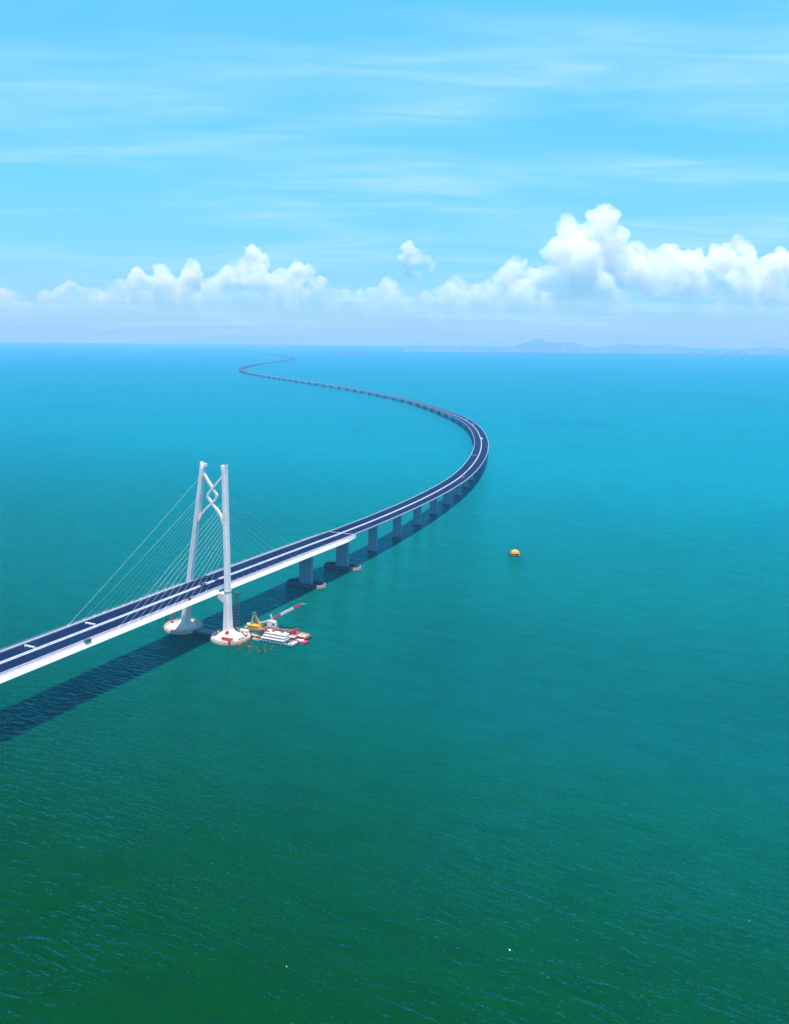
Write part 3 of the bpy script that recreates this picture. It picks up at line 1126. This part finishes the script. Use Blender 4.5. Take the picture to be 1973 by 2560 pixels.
# dark lettering marks along the white boom section
dn = (B - A).normalized()
uu = dn.cross(Vector((0, 0, 1))).normalized()
for side in (1,):
    lm = MB()
    rl_ = random.Random(2)
    qn = uu.cross(dn)
    for i in range(9):
        p0 = A.lerp(B, .37 + i * .036) + uu * (1.13)
        for j in range(3):
            o1 = dn * (j * .28) + qn * rl_.uniform(-.45, -.1)
            o2 = dn * (j * .28 + .12) + qn * rl_.uniform(.1, .5)
            a, b = p0 + o1, p0 + o2
            lm.add([a, a + dn * .14, b + dn * .14, b], [(0, 1, 2, 3)])
    lm.build('lettering', 'steel_dark', bs)
MB().bar((-10, 0, 3.6), (3.5, 0.6, 9.6), .12, 5).build('pendant', 'steel_dark', v)
MB().lattice((3.4, 0, 8.6), (1.5, 0, 14.0), 1.0, .12, 5).build('a_frame', 'cabin_white', v)
pd_ = MB()
pd_.bar((1.5, 0, 14), tuple(A.lerp(B, .75) + Vector((0, 0, 1.0))), .08, 4)
pd_.build('topping_line', 'steel_dark', v)

# long brown materials barge
v = vessel('materials_barge', 31, 71, 'long rusty brown materials barge loaded with timber and steel', 'barge', -.02)
hull(v, -25.5, 27.5, 11.5, -1.3, 2.4, 'rust_brown', 2.2)
MB().box(-23.5, 25.0, -5.1, 5.1, 2.43, 2.7).build('deck', 'cargo_brown', v)
rc = random.Random(12)
for k in range(30):
    x = -22 + k * 1.05 + rc.uniform(-.3, .3)
    if 8 < x < 12.5:
        continue
    ln, w, h = rc.uniform(2.2, 4.2), rc.uniform(1.2, 3.4), rc.uniform(.5, 2.2)
    y = rc.uniform(-3.6, 3.6)
    MB().box(x - ln / 2, x + ln / 2, y - w / 2, y + w / 2, 2.72 + k * .002, 2.74 + h).build('cargo_stack', rc.choice(['cargo_brown', 'rust_brown', 'tan_steel', 'pile_rust']), v)
for y in (-5.4, 5.4):
    MB().box(-23, 24.5, y - .15, y + .15, 2.43, 3.5).build('bulwark', 'pink_panel' if y > 0 else 'rust_brown', v)
bw = MB().loft([[(x, y, z) for y, z in ((-3.4, 2.72), (3.4, 2.72), (2.6, 3.4), (-2.6, 3.4))] for x in (16.5, 25.2)]).build('hatch_cover', 'pink_panel', v)
MB().box(18, 24.4, -1.6, 1.6, 3.42, 3.6).build('hatch_lid', 'tan_steel', v)
MB().bar((-14, -2, 2.7), (-14, -2, 9.5), .22, 6).build('mast', 'pink_panel', v)

# red excavator standing on the materials barge
e = empty('excavator', L(31, 80.5, 2.72), RZN + .5)
tag(e, 'bright red excavator standing on the brown materials barge', 'excavator')
for y in (-1.5, 1.5):
    MB().loft([[(x, yy, z) for x, z in ((-2.4, .1), (2.4, .1), (2.8, .6), (2.4, 1.1), (-2.4, 1.1), (-2.8, .6))] for yy in (y - .4, y + .4)]).build('track', 'tyre_black', e)
bdx = MB().loft([[(x, y, z) for x, y in ((-3, -1.9), (2.2, -1.9), (2.2, 1.9), (-3, 1.9))] for z in (1.2, 3.4)]).build('house', 'red_paint', e)
MB().box(.4, 2.5, -2.0, -.4, 3.4, 4.6).build('cab', 'red_paint', e)
MB().loft([[(x, y, z) for x, z in ((1.5, 2.2), (2.4, 2.2), (4.4, 5.9), (3.6, 6.3))] for y in (-.35, .35)]).build('boom', 'red_paint', e)
MB().loft([[(x, y, z) for x, z in ((3.7, 6.2), (4.5, 5.8), (6.0, 2.8), (5.3, 2.6))] for y in (-.3, .3)]).build('arm', 'magenta_red', e)
MB().loft([[(x, y, z) for x, z in ((5.0, 2.7), (6.2, 2.7), (6.0, 1.4), (5.0, 1.5))] for y in (-.7, .7)]).build('bucket', 'steel_dark', e)

# white accommodation barge with stepped decks on a teal hull
v = vessel('accommodation_barge', 10.5, 73, 'white three-storey accommodation barge on a teal hull', 'barge', 0.0)
hull(v, -13, 23.5, 12.5, -1.3, 1.9, 'hull_teal', 1.0)
for k in range(9):
    shared('tyre_fender', box_mesh('tyre_fender', 1.7, .7, 1.7, 'hull_black'), v, (-11 + k * 4.0, -6.55, .1), 0)
st = ((-10.6, 13.2, -5.7, 5.4, 1.93, 4.1), (-10.2, 12.9, -3.9, 5.2, 4.13, 6.2), (-9.8, 12.6, -2.0, 5.0, 6.23, 8.2))
for i, b_ in enumerate(st):
    dkk = MB().box(*b_).build('deck_storey', 'cabin_white', v)
    MB().box(b_[0] - .5, b_[1] + .4, b_[2] - .5, b_[3] + .3, b_[5] - .02, b_[5] + .18).build('awning', 'cabin_white', dkk)
    nW = 12
    for k in range(nW):
        x = b_[0] + 1.4 + k * (b_[1] - b_[0] - 2.8) / (nW - 1)
        shared('window', box_mesh('window', 1.1, .12, .9, 'window_dark'), dkk, (x, b_[2] - .03, b_[4] + .75), 0)
    for y in (b_[2] + 1.6, b_[3] - 1.6):
        shared('window', box_mesh('window', .12, 1.1, .9, 'window_dark'), dkk, (b_[1] + .03, y, b_[4] + .75), 0)
MB().box(-8.5, -5, .5, 3.5, 8.4, 9.9).build('wheelhouse', 'cabin_white', v)
MB().box(10, 11.6, 1.5, 3.1, 8.4, 10.0).build('funnel', 'cabin_white', v)
MB().bar((-6.5, 2, 9.8), (-6.5, 2, 14), .16, 6).build('mast', 'cabin_white', v)
MB().box(-12.5, -10.9, -4.5, 4, 1.93, 3.2).build('forward_hatch', 'pink_panel', v)
MB().box(14, 16.5, -3, 2, 1.93, 3.6).build('deck_box', 'steel_dark', v)
MB().box(17.5, 22.6, -4.8, 4.6, 1.93, 2.5).build('aft_hatch', 'cap_concrete', v)

# clutter on the accommodation barge: drums, boxes and coils
rq = random.Random(31)
for k in range(16):
    x, y = (rq.uniform(14, 22.3), rq.uniform(-5.2, 5.2)) if k % 2 else (rq.uniform(-9.5, 12), rq.uniform(-1.2, 4.5))
    z = (2.52 if x > 17.4 else 1.93) if k % 2 else 8.4
    w, d_, h = rq.uniform(.5, 1.3), rq.uniform(.5, 1.3), rq.uniform(.5, 1.5)
    MB().box(x - w, x + w, y - d_, y + d_, z + k * .003, z + h).build('deck_box', rq.choice(['red_paint', 'rust_brown', 'steel_dark', 'tan_steel', 'magenta_red']), v)

# small red and dark workboat rafted behind
v = vessel('workboat', 19.0, 93.5, 'small dark red workboat rafted between the two long barges', 'workboat', .03)
hull(v, -11, 9.5, 6.2, -1.0, 2.0, 'magenta_red', 1.8)
MB().box(-10, -2.5, -2.3, 2.3, 2.03, 4.6).build('wheelhouse', 'rust_brown', v)
MB().box(-9.6, -3.0, -2.5, 2.5, 4.6, 4.8).build('roof', 'pink_panel', v)
MB().box(-2.45, -2.35, -1.8, 1.8, 3.2, 4.2).build('windscreen', 'window_dark', v)
MB().box(-1.5, 5.5, -2.2, 2.2, 2.03, 2.7).build('hatch', 'cabin_white', v)
MB().bar((-6, 0, 4.8), (-6, 0, 8.2), .12, 5).build('mast', 'cabin_white', v)
v = vessel('pontoon', 10.5, 54.5, 'pale flat pontoon moored between the pylon cap and the white barge', 'pontoon', .06)
hull(v, -4.5, 5.2, 8.5, -.8, 1.4, 'white_panel', .5)
MB().box(1.6, 4.2, -3.6, -.6, 1.43, 2.6).build('machinery', 'steel_dark', v)
MB().box(-4.0, -1.6, 1.0, 3.4, 1.43, 2.2).build('crate', 'pink_panel', v)
MB().box(-1.2, 1.8, -3.2, .5, 1.43, 2.9).build('deck_box', 'red_paint', v)

# ------------------------------------------------------------------ steel piles standing in the water
rp = random.Random(21)
pile_spots = []
for k in range(26):
    n_ = rp.uniform(50, 84)
    t_ = rp.uniform(-24, -3) - (n_ - 50) * .12
    pile_spots.append((t_, n_))
for k, (t_, n_) in enumerate(pile_spots):
    o = empty('steel_pile', L(t_, n_, 0))
    tall, black = k % 2 == 0, k % 4 == 3
    h = rp.uniform(4.4, 5.8) if tall else rp.uniform(1.8, 3.0)
    MB().bar((0, 0, -4), (rp.uniform(-.2, .2), rp.uniform(-.2, .2), h), .34, 7).build('shaft', 'hull_black' if black else 'pile_rust', o)
    MB().box(-.65, .65, -.45, .45, h - .1, h + .3).build('pile_head', 'hull_black' if black else 'pile_rust', o)
    if black:
        tag(o, 'short black pile standing in the water off the white barge', 'pile', 'short black piles off the white barge')
    elif tall:
        tag(o, 'tall rusty steel pile standing in the water off the white barge', 'pile', 'tall rusty piles off the white barge')
    else:
        tag(o, 'short rusty steel pile stub in the water off the white barge', 'pile', 'short rusty piles off the white barge')
for k, (t_, n_) in enumerate(((9, -56), (15, -60), (6, -62), (18, -53))):
    o = empty('mooring_post', L(t_, n_, 0))
    MB().bar((0, 0, -4), (0, 0, 4.2 + k * .5), .45, 8).build('shaft', 'hull_black', o)
    MB().bar((0, 0, 4.1 + k * .5), (0, 0, 4.7 + k * .5), .62, 8).build('cap', 'steel_dark', o)
    tag(o, 'dark mooring post standing in the water beyond the far pylon cap', 'post', 'mooring posts beyond the far pylon cap')
for k, (t_, n_, cc) in enumerate(((-27.5, 49.5, 'red_paint'),)):
    o = empty('guide_dolphin', L(-20, 43, 0))
    for a in range(3):
        MB().bar((1.4 * math.cos(a * 2.1), 1.4 * math.sin(a * 2.1), -4), (.5 * math.cos(a * 2.1), .5 * math.sin(a * 2.1), 5), .4, 7).build('pile', 'pile_rust', o)
    MB().cyl(0, 0, 4.6, 6.4, 1.5, 1.3, 12).build('head', cc, o)
    tag(o, 'red-headed mooring dolphin just outside the pylon cap wall', 'dolphin')

# ------------------------------------------------------------------ yellow survey platform out on the open water
e = empty('survey_platform', (163, 1172, 0), .15)
tag(e, 'small yellow work platform on dark floats alone on the open water', 'platform')
for x in (-6.9, -2.4, 2.4, 6.9):
    for y in (-3.9, 3.9):
        fl = MB()
        fl.loft([[(x + a, y + r * math.cos(g * math.pi / 6), .5 + r * math.sin(g * math.pi / 6)) for g in range(12)] for a, r in ((-1.7, 1.0), (-1.3, 1.5), (1.3, 1.5), (1.7, 1.0))])
        fl.build('float', 'hull_black', e)
MB().box(-7.6, 7.6, -4.4, 4.4, 1.75, 2.2).build('deck', 'hull_black', e)
for x in (-4.6, -1.5, 1.5, 4.6):
    for y in (-3.4, 3.4):
        MB().bar((x, y, 2.2), (x, y, 3.2), .25, 6).build('stanchion', 'hull_black', e)
hsx = MB().loft([[(x * k, y * k2, z) for x, y in ((-5.6, -3.8), (5.4, -3.8), (5.4, 3.6), (-5.6, 3.6))] for z, k, k2 in ((3.2, 1, 1), (6.4, .84, .80), (7.6, .52, .42))]).build('housing', 'yellow_paint', e)
MB().box(-2.4, 2.2, -1.3, 1.2, 7.62, 8.1).build('hatch', 'pink_panel', e)
for k in range(3):
    MB().box(-3.9 + k * 2.8, -2.6 + k * 2.8, -3.9, -3.4, 3.4, 4.2).build('vent', 'tan_steel', hsx)
MB().bar((3.4, 0, 7.0), (3.4, 0, 10.6), .22, 6).build('mast', 'steel_dark', e)
MB().box(2.6, 4.3, -.7, .7, 9.6, 11.4).build('beacon', 'steel_dark', e)
MB().bar((-1.5, .5, 7.2), (-1.5, .5, 10.5), .12, 5).build('antenna', 'hull_teal', e)
for x in (-3, 4.6):
    MB().box(x - .5, x + .5, -4.9, -4.3, .9, 2.2).build('ladder', 'cabin_white', e)

# small white floats scattered over the near water
for k, (x, y, sc_) in enumerate(((56.5, 413, .42), (-46.7, 401, .26))):
    e = empty('mooring_float', (x, y, 0))
    r = sc_
    fb = MB()
    fb.loft([[(r * math.cos(g) * math.cos(i * math.pi / 6), r * math.cos(g) * math.sin(i * math.pi / 6), r * .4 + r * math.sin(g)) for i in range(12)] for g in (-1.2, -.6, 0, .6, 1.2)])
    fb.build('ball', 'cabin_white', e, True)
    MB().cyl(0, 0, r * 1.2, r * 1.9, r * .15, r * .12, 6).build('eye', 'steel_dark', e)
    tag(e, 'tiny white mooring float bobbing on the open green water', 'float', 'white floats on the near water')

# ------------------------------------------------------------------ haze over the water
hm = bpy.data.materials.new('haze')
hm.use_nodes = True
ht = hm.node_tree
for n_ in list(ht.nodes):
    ht.nodes.remove(n_)
vo = nd(ht, 'ShaderNodeVolumePrincipled')
vo.inputs['Color'].default_value = (0.17, 0.46, 0.95, 1)
vo.inputs['Absorption Color'].default_value = (0.62, 0.24, 0.0, 1)
vo.inputs['Density'].default_value = 0.000068
vo.inputs['Anisotropy'].default_value = 0.0
oo = nd(ht, 'ShaderNodeOutputMaterial')
ht.links.new(vo.outputs[0], oo.inputs['Volume'])
MATS['haze'] = hm
hz_ = MB().box(-27000, 27000, -5000, 47000, -8, 470).build('haze', 'haze')
tag(hz_, kind='stuff')

# ------------------------------------------------------------------ cumulus clouds far beyond and high above the haze
cm = bpy.data.materials.new('cloud_vapour')
cm.use_nodes = True
ct = cm.node_tree
for n_ in list(ct.nodes):
    ct.nodes.remove(n_)
cv = nd(ct, 'ShaderNodeVolumePrincipled')
cv.inputs['Color'].default_value = (1.0, 0.972, 0.985, 1)
cv.inputs['Anisotropy'].default_value = 0.1
geo = nd(ct, 'ShaderNodeNewGeometry')
csep = nd(ct, 'ShaderNodeSeparateXYZ')
ct.links.new(geo.outputs['Position'], csep.inputs[0])
grad = math_node(ct, 'POWER', map_range(ct, csep.outputs[2], 900, 4600, 0.10, 1.0), 1.6)
puff = map_range(ct, noise_tex(ct, geo.outputs['Position'], 0.0010, 5, 0.62), 0.34, 0.60, 0.10, 1.0)
ct.links.new(math_node(ct, 'MULTIPLY', math_node(ct, 'MULTIPLY', grad, puff), 0.0023), cv.inputs['Density'])
co_ = nd(ct, 'ShaderNodeOutputMaterial')
ct.links.new(cv.outputs[0], co_.inputs['Volume'])
try:
    cm.cycles.volume_step_rate = 0.35
except AttributeError:
    pass
MATS['cloud_vapour'] = cm
billow = []
for sz_ in (620, 230):
    tx = bpy.data.textures.new('billow', 'CLOUDS')
    tx.noise_scale = sz_
    tx.noise_depth = 3
    billow.append(tx)


_bm = bmesh.new()
bmesh.ops.create_icosphere(_bm, subdivisions=2, radius=1.0)
_bm.verts.ensure_lookup_table()
ICO_V = [v.co.copy() for v in _bm.verts]
ICO_F = [tuple(v.index for v in f.verts) for f in _bm.faces]
_bm.free()


def cloud(label, dist, lumps, seed):
    """lumps: bearing and height in thousandths of the distance, and radius alike"""
    r_ = random.Random(seed)
    cb_ = MB()
    for a, h, r in lumps:
        c = Vector((a * dist / 1000, dist + r_.uniform(-.6, .6) * r * dist / 1000, h * dist / 1000))
        R_ = r * dist / 1000
        subs = [(c, R_)]
        for k in range(11):
            g, e = r_.uniform(0, 2 * math.pi), r_.uniform(-.35, 1.3)
            dv = Vector((math.cos(g) * math.cos(e), math.sin(g) * math.cos(e), math.sin(e)))
            subs.append((c + dv * R_ * .86, R_ * r_.uniform(.22, .46)))
        for p, q in subs[1:]:
            for k in range(4):
                g, e = r_.uniform(0, 2 * math.pi), r_.uniform(-.4, 1.3)
                dv = Vector((math.cos(g) * math.cos(e), math.sin(g) * math.cos(e), math.sin(e)))
                subs.append((p + dv * q * .85, max(q * r_.uniform(.3, .5), 70)))
        # vapour trailing below the heads
        for k in range(4):
            subs.append((c + Vector((r_.uniform(-1.2, 1.2) * R_, r_.uniform(-.4, .4) * R_, -R_ * r_.uniform(.5, 1.9))), R_ * r_.uniform(.5, .8)))
        subs = [(p, q) for p, q in subs if p.z - q > 700]
        for p, q in subs:
            cb_.add([p + w_ * q for w_ in ICO_V], ICO_F)
    me = bpy.data.meshes.new('cloud')
    me.from_pydata(cb_.v, [], cb_.f)
    me.materials.append(cm)
    o = bpy.data.objects.new('cloud', me)
    C.objects.link(o)
    rm = o.modifiers.new('union', 'REMESH')
    rm.mode = 'VOXEL'
    rm.voxel_size = 75
    for tx, st_ in zip(billow, (300, 130)):
        dm = o.modifiers.new('billow', 'DISPLACE')
        dm.texture = tx
        dm.texture_coords = 'GLOBAL'
        dm.strength = st_
        dm.mid_level = .55
    dg = bpy.context.evaluated_depsgraph_get()
    fin = bpy.data.meshes.new_from_object(o.evaluated_get(dg))
    o.modifiers.clear()
    o.data = fin
    lo = min(v.co.z for v in fin.vertices)
    tag(o, label, 'cloud', 'cumulus clouds beyond the far shore')
    return o


def lum(*px):
    return [((x - 986.5 + (y - 850) * .0086) / 2.2, (850 - y + (x - 986.5) * .0086) / 2.2 + 6, r / 2.2) for x, y, r in px]


cloud('tallest bright white cumulus tower rising over the far hills', 42000,
      lum((1502, 552, 40), (1418, 564, 30), (1508, 600, 52), (1446, 604, 42), (1404, 630, 44), (1455, 655, 62), (1545, 640, 44), (1385, 695, 44), (1475, 712, 62)), 1)
cloud('broad lumpy cloud ridge adjoining the tallest cumulus tower', 43000,
      lum((1591, 618, 18), (1612, 662, 42), (1674, 648, 40), (1730, 662, 38), (1650, 705, 54), (1745, 706, 50), (1802, 650, 38), (1846, 600, 16),
          (1862, 636, 32), (1850, 700, 54), (1925, 660, 30), (1962, 652, 32), (2010, 665, 46), (1930, 725, 54), (2050, 700, 56), (2120, 690, 50), (2180, 720, 40)), 2)
cloud('low hazy cloud bank spreading from the foot of the tallest tower', 44000,
      lum((1290, 664, 24), (1266, 698, 36), (1334, 694, 26), (1230, 740, 40), (1302, 740, 44), (1142, 714, 32), (1120, 742, 36), (1190, 735, 32), (1065, 752, 26), (1020, 765, 28), (1360, 760, 36), (1260, 770, 34), (1150, 770, 30)), 3)
cloud('small detached white puff floating above the low cloud bank', 45000,
      lum((1020, 620, 18), (1034, 642, 24), (1066, 650, 14)), 4)
cloud('short leaning white cloud beneath the small detached puff', 45000,
      lum((972, 724, 30), (942, 746, 30), (986, 752, 32), (905, 752, 26), (860, 745, 24), (930, 772, 26)), 5)
cloud('cluster of three pink-white cloud heads over the distant bridge end', 46000,
      lum((630, 636, 25), (602, 664, 27), (655, 650, 18), (576, 686, 25), (640, 696, 40), (700, 704, 32), (743, 682, 27), (772, 678, 18), (722, 724, 40), (802, 716, 26), (540, 725, 38), (660, 760, 38), (760, 762, 34), (580, 765, 34), (830, 752, 24)), 6)
cloud('pair of narrow rounded cloud heads side by side', 47000,
      lum((481, 670, 22), (480, 696, 30), (404, 680, 21), (410, 705, 32), (350, 704, 30), (300, 724, 26), (450, 740, 38), (350, 755, 34), (270, 755, 28), (480, 765, 30)), 7)
cloud('faint low cloud bank thinning out into the haze', 48000,
      lum((180, 726, 25), (150, 748, 32), (110, 745, 22), (230, 752, 34), (30, 754, 30), (-20, 750, 34), (62, 770, 24), (-80, 740, 36), (-150, 755, 30)), 8)
